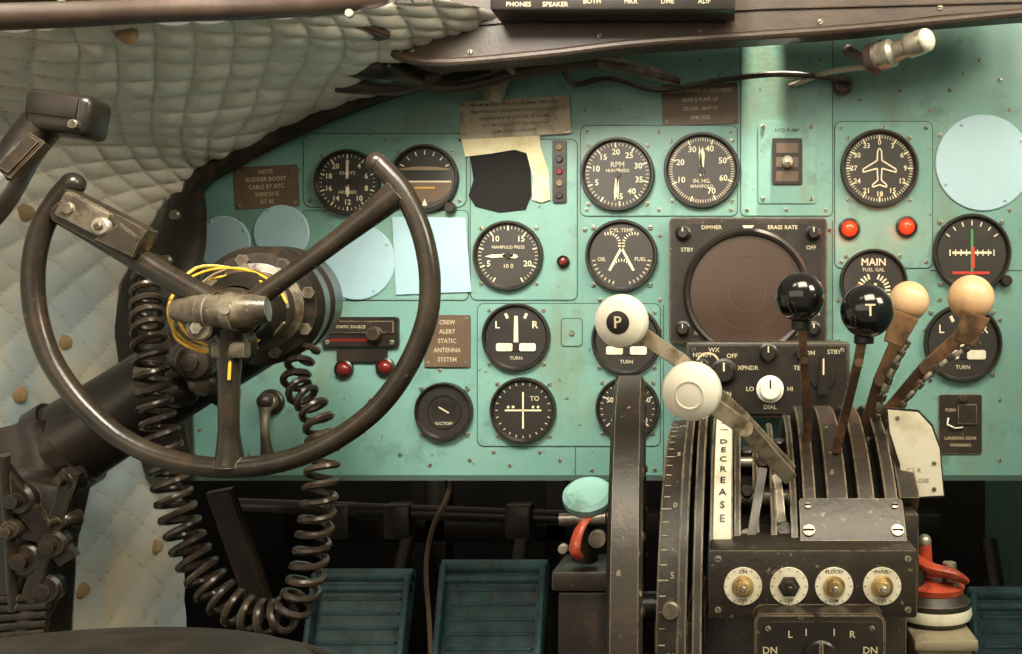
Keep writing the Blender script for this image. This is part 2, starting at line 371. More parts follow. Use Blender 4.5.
def fuel(b,M,r):
    b.text('MAIN',r*.3,M,WHT,0,r*.6,2.9); b.text('FUEL GAL',r*.15,M,TICK,0,r*.38,2.9)
    for s_ in(-1,1):
        for k in range(11):
            q=math.radians(s_*(20+k*14)); b.quad(math.sin(q)*r*.42,math.cos(q)*r*.42-.22*r,r*.05,r*.16,math.degrees(q),2.9,M,WHT)
    b.quad(0,-r*.2,r*.08,r*.4,20,3.2,M,WHT)
dial('fuel_quantity_gauge',873,283,34,extra=fuel)
def blank(px,py,r,z=1.4):
    b=B('blank_instrument_cover'); M=PM(px,py,off=z)
    b.lathe([(r,0),(r,1.2),(r-.8,1.8),(0,1.8)],M,LBLUE,56)
    for a in range(30,390,90):
        q=math.radians(a); b.screw(math.cos(q)*r*.9,math.sin(q)*r*.9,M,1.6,1.8,LBLUE)
    b.done()
blank(224,243,27,.2);blank(282,233,28,.2);blank(358,262,38);blank(983,163,48,.2)
b=B('blank_instrument_cover'); b.prism([(393,-217),(466,-218),(472,-292),(397,-295)],1.9,3.0,LBLUE,OM,.3); b.done()
def placard(x0,y0,x1,y1,mt,lines,tm=None,rot=0,z=.1,fs=4.6,name='placard'):
    b=B(name); M=PM((x0+x1)/2,(y0+y1)/2,off=z,rz=rot); w=x1-x0;h=y1-y0
    b.prism(rrect(-w/2,-h/2,w/2,h/2,2),0,1.2,mt,M,.3)
    n=len(lines); 
    for i,l in enumerate(lines): b.text(l,fs*1.25,M,tm or PTXT,0,h/2-(i+.8)*h/(n+.6),1.35,sx=.9)
    for sx in(-1,1):
        for sy in(-1,1): b.screw(sx*(w/2-4),sy*(h/2-4),M,1.7,1.2)
    b.done()
placard(235,166,299,208,BRN,['NOTE','RUDDER BOOST','CABLE BY ATC','WINCH IS','AT 43'],rot=3,fs=4.8)
placard(425,315,471,367,BRN,['CREW','ALERT','STATIC','ANTENNA','SYSTEM'],fs=5,z=1.4)
placard(461,99,571,137,GPL,['MAXIMUM SPEED - TRUE IND - NORMAL OPERATION','DEMONSTRATED CROSSWIND 20 KNOTS CLEARANCE','AIRPLANE MUST BE OPERATED AS NORMAL','IN COMPLIANCE WITH THE OPERATING','LIMITATIONS CATEGORY'],tm=BLK,rot=3,z=2.5,fs=3.2)
placard(662,84,738,125,BRN,['ADJUST POWER AS REQUIRED','GEAR & FLAPS UP','CRUISE - MAP 29','RPM 2050'],fs=4.2,rot=2,z=.2)
b=B('warning_placard'); M=PM(960,424,off=.1)
b.prism(rrect(-22,-30,22,30,3),0,2,BWORN,M,.5); b.text('LANDING GEAR',4.4,M,PTXT,0,-14,2.2); b.text('WARNING',4.4,M,PTXT,0,-21,2.2); b.text('PUSH',4.4,M,PTXT,-10,14,2.2)
b.prism(rrect(-3,0,16,20,2),2,5,BWORN,M,.5); b.cyl(4,2,7,M@Matrix.Translation((2,26,0)),BWORN,16,1); b.tube([M@Vector(p) for p in((-12,6,2),(-14,0,5),(-6,-4,5),(2,-3,4))],1.2*K,ALU,8)
b.done()
b=B('torn_paper_cover'); M=OM
b.prism([(470,-154),(500,-151),(526,-150),(531,-170),(532,-196),(526,-210),(500,-213),(476,-207),(469,-196),(474,-180)],1.3,1.9,DARK,M)
b.prism([(462,-139),(500,-134),(540,-134),(541,-148),(532,-155),(515,-150),(492,-154),(466,-157)],2,3,PAPER,M,.2)
b.prism([(527,-153),(541,-146),(549,-172),(551,-200),(542,-203),(533,-200),(534,-178)],3,3.8,PAPER,M,.2)
b.done()
b=B('leather_strap'); b.tube(catmull([P(492,101,1.092),P(496,88,1.088),P(500,76,1.07),P(508,62,1.05)],5),[.010,.012,.013,.014],GPL,8,flat=.25,up=(0,1,0)); b.done()
b=B('marker_beacon_light_strip'); M=PM(560,172,off=1.4)
b.prism(rrect(-7,-31,7,31,2),0,3,BLK,M,.5)
for i in range(5):
    b.cyl(3.6,3,5,M@Matrix.Translation((0,24-i*12,0)),[TAN,BLK,REDD,TAN,BLK][i],16,.8)
b.done()
b=B('toggle_switch_plate'); M=PM(787,163,off=1.4)
b.prism(rrect(-29,-41,29,41,3),0,1.4,TURQ2,M,.4); b.prism(rrect(-15,-22,15,24,2),1.4,4,BLK,M,.6)
for y in(-14,0,14): b.prism(rrect(-11,y-5,11,y+5,1),4,4.5,BRN,M,.2)
b.cyl(6,4,9,M,ALU,16,1); b.rod(M@Vector((0,0,8)),M@Vector((0,-5,22)),.003,ALU)
for sx in(-1,1):
    for sy in(-1,1): b.screw(sx*24,sy*36,M,2.5,1.4)
b.text('HYD PUMP',5,M,BLK,0,32,1.6)
b.done()
def lamp(name,px,py,r,lens,z=1.4,light=False):
    b=B(name); M=PM(px,py,off=z)
    b.lathe([(r*1.25,0),(r*1.25,4),(r*1.0,5),(r*.9,4),(r*.9,0)],M,BLK,28)
    b.lathe([(r*.92,3),(r*.85,5.5),(r*.55,8),(0,9)],M,lens,28); b.done()
    if light:
        l=bpy.data.lights.new(name+'_glow','POINT'); l.energy=.04; l.color=(1,.15,.05); l.shadow_soft_size=.008
        o=bpy.data.objects.new(name+'_glow',l); o.location=P(px,py,D-.03); bpy.context.scene.collection.objects.link(o)
lamp('red_warning_light',849,229,8.5,REDL,light=True);lamp('red_warning_light',906,227,8.5,REDL,light=True)
lamp('red_indicator_lamp',564,262,5,REDD);lamp('red_indicator_lamp',345,369,7.5,REDD,.1);lamp('red_indicator_lamp',386,367,7.5,REDD,.1)
b=B('weather_radar_display'); M=PM(748,281,off=.2)
b.prism(rrect(-78,-62,78,62,5),0,14,BWORN,M,1.2); b.prism(rrect(-72,-56,72,56,4),14,15,BLK,M,.4)
Mc=PM(747,293,off=.2)
b.lathe([(63,14),(63,19),(60,21),(57,20),(56,16.2)],Mc,BLK,64)
b.lathe([(57,15.6),(30,16.6),(0,17)],Mc,SCRN,64)
for rr_ in(18,36): b.lathe([(rr_,17.02),(rr_+.4,17.02)],Mc,BRN,48)
for x,y in((-64,46),(64,46),(-64,-48),(64,-48)):
    Mk=M@Matrix.Translation((x,y,0)); b.lathe([(8,15),(8,17),(6,18),(5.5,25),(4.5,26),(0,26)],Mk,BLK,20)
    b.quad(0,3,1,4,0,26.2,Mk,WHT)
for t,x,y in(('DIMMER',-36,52),('ERASE RATE',34,52),('STBY',-60,30),('OFF',62,32),('RANGE',-44,-52),('& MODES',-16,-53),('TILT',44,-53),('GAIN',64,-33)): b.text(t,5.5,M,TICK,x,y,15.2)
b.prism([(-6,54),(6,54),(0,46)],15,16,WHT,M)
b.done()
b=B('fuse_switch_module'); M=PM(362,332,off=.2)
b.prism(rrect(-38,-15,38,15,3),0,6,BLK,M,.8); b.prism(rrect(-34,-1,34,11,1),6,8,BWORN,M,.4); b.quad(-8,-8,44,3,0,6.3,M,REDD)
b.cyl(7,6,15,M@Matrix.Translation((16,-2,0)),BWORN,20,1.2); b.prism(rrect(-24,-30,26,-17,2),0,4,BLK,M,.5); b.text('STATIC SOURCE',4,M,TICK,-8,5,8.2)
b.screw(-32,-10,M,2.5,6); b.screw(32,-10,M,2.5,6)
b.done()
b=B('parking_brake_handle'); M=PM(272,402,off=.2)
b.cyl(13,0,5,M,BLK,28,1.5); b.cyl(9,5,14,M,HUBM,24,1.5); b.tube([M@Vector(p) for p in((0,0,12),(1,-18,18),(3,-36,20),(4,-50,18))],[.007,.0045,.005,.007],HUBM,12)
b.sphere(8,M@Matrix.Translation((0,2,14)),BWORN)
b.done()
# ---------------- radio / nav control box
b=B('radio_control_box'); d=.99
M=PM(768,380,d)
b.box((0,0,-55),(164,76,110),BWORN,M,2.5)
b.prism(rrect(-78,-34,78,34,3),.4,1.8,BLK,M,.3)
def knob(b,M,x,y,r,h,mt,z=1.8):
    T=M@Matrix.Translation((x,y,0)); b.lathe([(r*1.25,z),(r*1.25,z+1.5),(r,z+2.5),(r*.92,z+h-1),(r*.8,z+h),(0,z+h)],T,mt,24)
    b.quad(0,r*.5,r*.15,r*.8,0,z+h+.15,T,WHT if mt!=WKNOB else BLK)
knob(b,M,0,27,8,12,BLK);knob(b,M,2,-9,11,12,WKNOB);knob(b,M,-44,8,11,8,BLK);knob(b,M,-66,14,6,8,BLK);knob(b,M,32,26,5,8,BLK)
T=M@Matrix.Translation((54,4,0)); b.cyl(14,1.8,5,T,BLK,28,1); b.prism([(-6,-18),(6,-18),(3,20),(-3,20)],5,18,BLK,T,1.2); b.quad(0,10,1.6,16,0,18.2,T,WHT)
for t,x,y in(('WX',-54,30),('NORM',-66,25),('OFF',-36,24),('MAP',-60,-8),('XPNDR',-20,12),('TEST',32,12),('GAIN',-44,-14),('DIAL',2,-27),('LO',-18,-9),('HI',22,-9),('ON',42,27),('STBY',66,28)): b.text(t,6.2,M,TICK,x,y,2.0)
b.lathe([(10,1.9),(12,1.9)],M@Matrix.Translation((-60,16,0)),TICK,24)
for sx in(-1,1):
    for sy in(-1,1): b.screw(sx*74,sy*30,M,2.6,1.8)
b.done()
# ---------------- yoke
dY=.75; s=dY/F
b=B('control_yoke')
rim=[(72,184),(58,200),(42,228),(34,262),(34,300),(42,338),(58,372),(86,408),(124,440),(174,461),(230,468),(288,460),(338,438),(380,405),(410,362),(427,318),(430,280),(425,245),(415,215),(400,187),(378,163)]
b.tube(catmull([P(x,y,dY) for x,y in rim],7),[10.5*s]*2,BWORN2,20)
b.sphere(11.5*s,Matrix.Translation(P(73,184,dY)),BWORN2); b.sphere(11*s,Matrix.Translation(P(377,163,dY)),BWORN2)
b.tube(catmull([P(398,193,dY),P(340,238,dY-.004),P(290,275,dY-.008),P(250,303,dY-.01)],5),[.011,.0075,.007,.0085],BWORN2,14)
b.tube(catmull([P(60,212,dY),P(110,242,dY-.004),P(165,275,dY-.006),P(214,303,dY-.01)],5),[.009,.009,.009,.010],BWORN2,14)
b.tube(catmull([P(230,330,dY-.008),P(229,380,dY-.006),P(229,430,dY-.002),P(230,466,dY)],5),[.011,.0078,.0075,.0115],BWORN2,14)
Mb=PM(102,224,dY-.012,rz=-27)
b.box((4,0,0),(92,36,24),BWORN2,Mb,4); b.box((-12,3,13),(50,26,8),HUBM,Mb,2.5)
b.cyl(9,15,22,Mb@Matrix.Translation((12,1,0)),ALU,20,1.5); b.cyl(4,22,26,Mb@Matrix.Translation((12,1,0)),HUBM,12,1); b.cyl(6,12,20,Mb@Matrix.Translation((-26,2,0)),HUBM,16,1)
b.prism([(10,-14),(52,-12),(50,8),(26,12)],12,19,BWORN2,Mb,1.5)
Mh=PM(231,312,dY-.01)
b.lathe([(0,-20),(22,-20),(25,-14),(25,0),(20,8),(0,9)],Mh,BWORN2,32)
b.tube([P(176,310,dY-.014),P(200,312,dY-.018),P(250,311,dY-.02),P(268,309,dY-.018)],[.008,.0125,.0125,.009],HUBM,18)
for x,r in((206,17),(232,19),(246,15)):
    b.tube([P(x-4,312,dY-.019),P(x+4,312,dY-.019)],r*s,HUBM,18)
b.cyl(13,9,20,Mh@Matrix.Translation((-22,-16,0)),HUBM,20,2); b.cyl(6,20,25,Mh@Matrix.Translation((-22,-16,0)),ALU,6)
b.cyl(9,9,28,Mh@Matrix.Translation((10,2,0)),HUBM,6); b.cyl(5,28,32,Mh@Matrix.Translation((10,2,0)),ALU,12)
b.lathe([(20,-10),(23,-8),(20,6),(14,8)],PM(231,345,dY),BWORN2,24)
b.box((0,-38,0),(34,16,16),HUBM,Mh,3)
a0=P(236,312,dY); a1=P(286,300,.93)
Ma=b.axisM(a1,a0,1)
L_=(a1-a0).length
b.lathe([(0,0),(.050,0),(.050,.045),(.046,.05),(.046,.07),(.05,.074),(.05,.1),(.044,.108),(.03,.11),(.03,L_-.03),(.022,L_-.02),(.02,L_)],Ma,COL,48)
for k in range(8):
    q=k*math.pi/4+.3; T=Ma@Matrix.Translation((math.cos(q)*.04,math.sin(q)*.04,.1)); b.cyl(.005,0,.013,T,HUBM,6)
b.lathe([(.036,.11),(.036,.118),(.03,.122)],Ma,HUBM,36)
for k,(rx,ry,c,ph) in enumerate(((60,44,(228,312),.2),(54,38,(232,314),.5),(48,40,(240,308),0))):
    pts=[P(c[0]+rx*math.cos(t*.42+ph),c[1]-ry*math.sin(t*.42+ph)*(1 if t<8 else .93),dY+.03-.008*math.cos(t*.8)) for t in range(13 if k<2 else 15)]
    b.tube(catmull(pts,4),.0011,WIREY if k<2 else TAN,6)
b.tube(catmull([P(170,300,.77),P(196,268,.79),P(240,270,.8),P(275,285,.8),P(278,320,.79),P(245,350,.77),P(232,362,.75)],5),.0013,WIREY,6)
b.tube(catmull([P(172,312,.77),P(176,338,.77),P(205,352,.76),P(228,345,.74),P(229,380,.735)],5),.0012,WIREY,6)
b.done()
b=B('control_column')
b.tube(catmull([P(262,322,.90),P(200,362,.885),P(120,412,.87),P(40,462,.85),P(-60,520,.83)],5),[.038,.036,.036,.038,.040],COL,28)
for t0,r in((0,.046),(1,.041)):
    p=[P(205,360,.886),P(196,366,.885)] if t0==0 else [P(72,442,.858),P(56,452,.855)]
    b.rod(p[0],p[1],r,COL,28)
for x,y,dd,r in((192,358,.84,22),(206,382,.845,17),(178,392,.85,20),(150,372,.845,15)):
    b.sphere(r*.85/F,Matrix.Translation(P(x,y,dd)),HUBM if r<18 else COL,.8,20)
Mg=PM(194,362,.82); b.lathe([(0,-8),(20,-8),(20,0),(16,4),(8,5),(8,9),(0,10)],Mg,BWORN2,24)
b.tube(catmull([P(20,430,.84),P(34,500,.835),P(36,560,.83),P(30,620,.83),P(20,760,.83)],5),[.036,.034,.028,.03,.034],COL,24)
b.box((0,0,0),(70,60,50),COL,PM(38,505,.80,rz=-12),6)
for x,y,dd,r,l in((66,480,.78,12,10),(20,500,.775,16,12),(52,545,.78,14,14),(24,560,.785,18,10),(64,520,.785,9,16),(10,530,.77,10,14),(44,590,.79,16,8)):
    M=PM(x,y,dd,rz=20,ry=random.uniform(-25,25)); b.lathe([(0,-14),(r,-14),(r,0),(r*.8,3),(r*.45,3),(r*.45,l),(0,l+1)],M,BWORN2 if r<12 else COL,20)
b.bar(P(0,470,.77),P(70,560,.79),.016,.008,COL,bev=.001); b.bar(P(75,470,.78),P(30,600,.79),.012,.008,COL,bev=.001)
b.rod(P(4,455,.765),P(14,610,.79),.004,BWORN2)
b.rod(P(24,640,.8),P(44,590,.8),.012,COL)
for k in range(6): 
    b.rod(P(-5+k*1,600+k*9,.79),P(50-k*1,596+k*9,.79),.0035,COL)
b.tube([P(20,760,.83),Vector((-.60,.83,.0))],[.034,.05],COL,20)
b.done()
def coil(b,path,r,pitch,tr,mt):
    pts=catmull(path,14); L=[0]
    for p,q in zip(pts,pts[1:]): L.append(L[-1]+(q-p).length)
    tot=L[-1]; n=int(tot/pitch*11); out=[]; j=0; nrm=Vector((0,-1,0))
    for i in range(n+1):
        sL=tot*i/n
        while j<len(L)-2 and L[j+1]<sL: j+=1
        t=(sL-L[j])/max(1e-9,L[j+1]-L[j]); c=pts[j].lerp(pts[j+1],t); tg=(pts[j+1]-pts[j]).normalized()
        nrm=(nrm-tg*nrm.dot(tg)).normalized(); bn=tg.cross(nrm); a=2*math.pi*sL/pitch
        rr=r(sL/tot) if callable(r) else r
        out.append(c+nrm*math.cos(a)*rr+bn*math.sin(a)*rr)
    b.tube(out,tr,mt,7)
b=B('coiled_headset_cord')
coil(b,[P(150,250,.84),P(146,300,.82),P(150,350,.80),P(156,410,.80),P(166,460,.80),P(178,515,.80),P(196,562,.80),P(222,598,.80),P(254,616,.80),P(286,614,.80),P(304,585,.80),(P(314,535,.80)),P(320,490,.80),P(322,440,.81),P(312,405,.82),P(296,385,.83),P(300,362,.84),P(310,345,.85)],lambda t:.0080+.0050*math.sin(math.pi*t)**.7,.0128,.0030,CORD)
b.done()
# ---------------- throttle quadrant
YC,ZC=.79,.665
def arc(R,t0,t1,n=16): return [(YC-R*math.cos(math.radians(t0+(t1-t0)*k/n)),ZC+R*math.sin(math.radians(t0+(t1-t0)*k/n))) for k in range(n+1)]
def sector(b,x0,x1,R,t0,t1,mt,Rin=None,bev=.0008):
    pts=arc(R,t0,t1)+( arc(Rin,t1,t0) if Rin else [(YC,ZC)])
    b.prism(pts,x0,x1,mt,QM,bev)
def onarc(x,R,t):
    q=math.radians(t); p=Vector((x+QX,YC-R*math.cos(q),ZC+R*math.sin(q)))
    return p,Vector((0,-math.cos(q),math.sin(q))),Vector((0,math.sin(q),math.cos(q)))
def arcM(x,R,t):
    p,nz,yy=onarc(x,R,t)
    return Matrix(((1,yy.x,nz.x,p.x),(0,yy.y,nz.y,p.y),(0,yy.z,nz.z,p.z),(0,0,0,1)))
b=B('throttle_quadrant')
b.box((.180,.80,.355),(.17,.26,.71),BWORN,QT,.003)
b.box((.1975,.665,.7395),(.131,.09,.043),BWORN,QT,.0022)
sector(b,.193,.259,.152,28,120,DARK)
for x0,x1 in((.1945,.203),(.2105,.2245),(.2315,.2425),(.2495,.258)): sector(b,x0,x1,.172,42,118,BWORN,.14)
sector(b,.1915,.2605,.173,31,44,BWORN,.13,.0012); sector(b,.1915,.2605,.1715,112,124,BWORN,.13)
for x,t in((.197,36),(.255,36),(.197,42),(.255,42)):
    p,nz,yy=onarc(x,.173,t); r=.0045 if t<40 else .0025
    b.lathe([(r,0),(r*.9,.0015),(0,.002)],b.axisM(p,p+nz),ALU,14); b.box((0,0,.002),(r*1.6,.001,.0008),DARK,b.axisM(p,p+nz))
sector(b,.148,.192,.135,20,125,DARK)
for x0,x1,R in((.148,.1525,.160),(.161,.165,.152),(.173,.177,.158),(.186,.1905,.165)): sector(b,x0,x1,R,20,118,BWORN,.09)
for x,t,r in((.157,38,.006),(.169,34,.007),(.182,40,.006),(.157,52,.005),(.181,58,.005),(.157,70,.005),(.169,64,.006),(.182,76,.005)):
    p,nz,yy=onarc(x,.13,t); b.cyl(r,0,.024,b.axisM(p,p+nz),COL,14,.001)
def qv(x,y,z): return Vector((x+QX,y,z))
b.rod(qv(.15,.70,.78),qv(.19,.70,.78),.006,HUBM); b.rod(qv(.15,.735,.8),qv(.19,.735,.8),.004,ALU); b.rod(qv(.15,.67,.755),qv(.19,.67,.755),.005,COL)
b.bar(qv(.158,.66,.752),qv(.168,.70,.80),.006,.004,COL,bev=.0005); b.bar(qv(.182,.665,.75),qv(.178,.70,.795),.006,.004,HUBM,bev=.0005)
sector(b,.132,.147,.168,22,100,BWORN,.1)
sector(b,.1345,.1460,.1692,34,88,CREAM,.167,0)
for i,ch in enumerate('DECREASE'):
    b.text(ch,.0078,arcM(.1402,.1697,64-i*3.5),BLK)
for i in range(3): b.quad(0,0,.006,.0008,0,0,arcM(.1402,.1697,70+i*4),BLK)
sector(b,.122,.128,.176,10,105,BWORN,.08); sector(b,.112,.118,.168,5,110,BWORN,.08); sector(b,.118,.122,.13,5,110,DARK,.05)
sector(b,.098,.112,.160,5,115,BWORN,.08)
for i in range(22):
    M=arcM(.103,.1605,8+i*3.6)
    b.quad(-.001,0,.004 if i%5 else .007,.0007,0,0,M,TICK)
    if i%5==0: b.text(str(abs(10-i)//5*5),.006,M,TICK,x=.005,y=.003)
b.box((.110,.655,.67),(.028,.03,.08),BWORN,QT,.003); b.cyl(.006,0,.012,b.axisM(qv(.108,.64,.72),qv(.108,.6,.72)),HUBM,16,.001)
for px,t1,t2 in((743,'ON','OFF'),(789,'','OFF'),(834,'FLOOD','DIM'),(882,'PANEL','OFF')):
    M=PM(px,586,.62,off=.2); 
    b.cyl(19,0,1.2,M,CREAM,36,.3); b.lathe([(11,1.2),(11,3),(9,4),(8,4),(7,9),(6,10),(0,10)],M,BRASS if px!=789 else BLK,6 if px==789 else 20)
    b.cyl(3.4,10,16,M@Matrix.Translation((0,0,0)),ALU if px!=789 else BLK,14,1)
    b.text(t1,5,M,BLK,0,14.5,1.4); b.text(t2,5,M,BLK,0,-14.5,1.4)
    for k in range(12):
        q=k*math.pi/6; b.quad(math.sin(q)*17,math.cos(q)*17,.7,2,k*30,1.35,M,BLK)
for px,py in((718,559),(908,559),(718,610),(908,610)): b.screw(0,0,PM(px,py,.62),3.4,.1)
M=PM(820,640,.60)
b.prism(rrect(-66,-40,66,26,10),-40,0,BWORN,M,2); b.prism(rrect(-58,-34,58,18,6),0,2,BLK,M,.6)
b.cyl(18,2,10,M@Matrix.Translation((0,-16,0)),BLK,30,2); b.prism([(-3,-30),(3,-30),(2,2),(-2,2)],10,16,BWORN,M,1)
for t,x,y in(('L',-30,6),('R',32,6),('DN',-50,-10),('DN',50,-10),('I',-14,8),('I',14,8)): b.text(t,10,M,TICK,x,y,2.3)
b.screw(-52,12,M,3,2); b.screw(52,12,M,3,2)
for x,y,z in((.10,.67,.70),(.115,.67,.70),(.10,.67,.665),(.115,.67,.64)): b.cyl(.005,0,.008,b.axisM(qv(x,y,z),qv(x,y-1,z)),HUBM,12,.001)
b.bar(qv(.105,.66,.64),qv(.128,.66,.735),.012,.006,BWORN,bev=.001)
# right drum & decal
sector(b,.262,.276,.158,48,120,BWORN,.08)
b.box((.266,.70,.745),(.012,.07,.06),BWORN,QT,.002)
Md=PM(912,454,.705,ry=-14)
b.prism([(-26,46),(6,44),(20,30),(28,8),(32,-42),(-10,-46),(-14,-10),(-24,22)],-6,0,BLK,Md,.6)
b.prism([(-24,44),(6,42),(19,28),(27,6),(31,-40),(-8,-44),(-12,-10),(-22,22)],0,2,CREAM,Md,.4)
for x,y in((-14,36),(22,-34),(22,-8),(-2,-36)): b.screw(x,y,Md,2.4,2)
b.text('CLOSE',6,Md,GPL,8,-26,2.3); b.text('C L R',6,Md,GPL,2,-16,2.3)
b.done()
b=B('elevator_trim_wheel')
c=Vector((-.081,.735,.692)); ax=Matrix.Rotation(math.radians(5),4,'Z')@Matrix.Rotation(math.radians(90),4,'Y')
M=Matrix.Translation(c)@ax
b.lathe([(.145,-.008),(.160,-.0105),(.168,-.0105),(.172,-.008),(.172,.008),(.168,.0105),(.160,.0105),(.145,.008)],M,BWORN,90)
b.lathe([(0,-.004),(.05,-.006),(.146,-.004),(.146,.004),(.05,.006),(0,.004)],M,BWORN,60)
for k in range(24):
    a=2*math.pi*k/24; b.sphere(.004,M@Matrix.Translation((math.cos(a)*.165,math.sin(a)*.165,.0095)),BWORN2,.6,10)
b.lathe([(0,-.014),(.02,-.014),(.025,-.005)],M,HUBM,24)
b.rod(M@Vector((0,0,.0)),M@Vector((0,0,.045)),.012,COL)
b.done()
def wknob(name,kp,kd,pts,letter,w,r,mt,lm,rx=0,ry=0,shape='ball'):
    b=B(name); px,py=kp; M=PM(px,py,kd,ry=ry,rx=rx)
    pp=[P(px,py,kd)]+[P(*q) for q in pts]
    tx=BLK if mt in(WKNOB,OKNOB) else WHT
    if shape=='disc':
        b.lathe([(0,-r*.62),(r*.5,-r*.6),(r*.85,-r*.42),(r,-r*.1),(r,r*.15),(r*.93,r*.38),(r*.75,r*.52),(r*.4,r*.6),(0,r*.62)],M,mt,48)
        if letter=='P': b.lathe([(r*.43,r*.61),(r*.36,r*.64),(0,r*.645)],M,BLK,32)
        else: b.lathe([(r*.5,r*.57),(r*.48,r*.62),(r*.44,r*.62),(r*.42,r*.595)],M,CREAM,32)
        tx=WHT; zt=r*.66
    elif shape=='ball':
        b.sphere(r,M,mt,.95,40); zt=r*.955
    else:
        b.sphere(r,PM(px,py,kd),mt,.92,40); zt=r
    if letter: b.text(letter,r*.62,M,tx,0,0,zt)
    for p,q in zip(pp,pp[1:]): b.bar(p,q,w[0]*kd/F,w[1]*kd/F,lm,bev=.0005)
    for p in pp[1:-1]:
        b.cyl(w[0]*.5,-w[1]*.7,w[1]*.7,Matrix.Translation(p)@FR@Matrix.Scale(kd/F,4),lm,16)
    return b
b=wknob('propeller_lever',(622,321),.60,[(682,362,.615),(742,418,.65),(790,470,.69)],'P',(16,7),27,WKNOB,LEV,ry=-8,rx=6,shape='disc'); b.done()
b=wknob('propeller_lever',(692,391),.575,[(745,428,.60),(790,478,.665)],'',(17,8),30,WKNOB,LEV,ry=-6,rx=10,shape='disc'); b.done()
b=wknob('throttle_lever',(800,297),.66,[(804,360,.68),(808,450,.72)],'',(8,12),25,BKNOB,LEVB)
b.cyl(10,-6,6,PM(801,324,.665,rx=90),BLK,20,1); b.done()
b=wknob('throttle_lever',(867,311),.64,[(858,362,.655),(836,450,.70)],'T',(9,12),27,BKNOB,LEVB)
b.cyl(10,-6,6,PM(864,338,.645,rx=90),BLK,20,1); b.done()
def mix(kp,r,pts):
    b=wknob('mixture_lever',kp,.73,pts,'',(13,6),r,OKNOB,LEVB,shape='m')
    q0=P(pts[0][0],pts[0][1]-8,.715); q1=P(pts[0][0]-12,pts[0][1]+22,.72)
    b.bar(q0,q1,.021,.006,LEVB,bev=.001,w2=.014)
    p=[P(pts[0][0]+2,pts[0][1]+20,.72)]+[P(x+7,y+4,d-.01) for x,y,d in pts[1:]]
    c=catmull(p,7)
    for i,(q0,q1) in enumerate(zip(c,c[1:])):
        b.box((0,0,0),(.0055,.0035,.007) if i%2 else (.0035,.0055,.006),ALU if i%2 else BWORN,b.axisM((q0+q1)/2,q1),.0008)
    b.tube(c,.0015,BWORN,6)
    return b
b=mix((909,301),20,[(905,322,.73),(880,380,.74),(862,440,.76)]); b.done()
b=mix((971,298),23,[(976,322,.73),(925,368,.74),(872,430,.76)]); b.done()
PX=.1405
b=B('fuel_selector_pedestal')
b.box((PX,.73,.34),(.038,.1,.68),TANB,None,.003)
b.box((PX,.725,.683),(.044,.1,.008),GPL,None,.002)
for z in(.6,.66): b.cyl(.004,0,.004,b.axisM(Vector((PX-.01,.68,z)),Vector((PX-.01,.6,z))),SCREW,10)
b.done()
b=B('fuel_selector_handle')
Mv=Matrix.Translation(Vector((PX,.72,.687)))
b.lathe([(.023,0),(.026,.004),(.026,.016),(.022,.020),(.020,.022),(0,.023)],Mv,BWORN,40)
b.lathe([(.0262,.004),(.0272,.007),(.0262,.012)],Mv,CREAM,40)
b.lathe([(0,.022),(.021,.022),(.022,.026),(.015,.031),(0,.032)],Mv,REDK,32)
b.tube(catmull([Mv@Vector(p) for p in((.020,-.012,.032),(.010,-.016,.038),(-.004,-.010,.040),(-.011,.004,.044),(-.010,.010,.054))],5),[.004,.006,.007,.006,.004],REDK,12,flat=.7)
b.rod(Mv@Vector((-.004,.004,.02)),Mv@Vector((-.006,.004,.054)),.005,REDK); b.sphere(.005,Mv@Matrix.Translation((-.006,.004,.057)),ALU,1,14)
b.cyl(.005,.03,.044,Mv@Matrix.Translation((.010,-.006,0)),ALU,6); b.cyl(.004,.028,.040,Mv@Matrix.Translation((-.012,-.010,0)),BLK,12)
b.done()
b=B('tailwheel_lock_stand')
xs=(583-VX)/F*.9
b.box((xs,.93,.33),(.046,.06,.66),COL,None,.003)
b.box((xs,.925,.672),(.054,.07,.018),BWORN,None,.003)
M=PM(588,497,.90,rx=-55); b.lathe([(0,-6),(22,-6),(25,-2),(25,4),(20,8),(0,9)],M,TEALC,36)
b.rod(P(588,505,.905),P(585,560,.91),.012,COL)
b.tube(catmull([P(592,514,.89),P(580,530,.88),P(575,550,.875),P(582,558,.875)],5),[.003,.006,.007,.003],REDK,12,flat=.6)
b.cyl(9,0,8,PM(598,538,.885),HUBM,16,1); b.cyl(5,0,8,PM(564,548,.885),ALU,12,1)
b.rod(P(560,520,.89),P(606,518,.89),.006,HUBM)
b.done()
def pedal(x0,x1,yt,d):
    b=B('rudder_pedal'); cx=(x0+x1)/2; w=x1-x0; M=PM(cx,yt,d,rx=-18)
    b.prism(rrect(-w/2,-150,w/2,0,6),-8,0,PEDM,M,1.5)
    for k in range(9): b.box((0,-26-k*14,2),(w*.8,3,4),PEDM,M,1)
    b.box((-w/2+3,-75,5),(6,146,14),PEDM,M,1.5); b.box((w/2-3,-75,5),(6,146,14),PEDM,M,1.5)
    b.tube([M@Vector((-w/2,-3,0)),M@Vector((w/2,-3,0))],.010,PEDM,14); b.tube([M@Vector((-w/2,-16,4)),M@Vector((w/2,-16,4))],.006,PEDM,12)
    p=M@Vector((0,-148,-10)); b.rod(p,Vector((p.x,p.y+.02,0)),.02,COL); 
    b.tube(catmull([M@Vector((0,-60,-8)),M@Vector((0,-30,-80)),M@Vector((0,60,-120))],4),.015,COL,12)
    return b.done()
pedal(316,414,572,1.5);pedal(443,548,563,1.5);pedal(968,1075,590,1.5)
b=B('pedal_support_frame')
for x in(-.85,-.53,-.32,.15): b.box((x,1.75,.42),(.04,.05,.84),COL,None,.004)
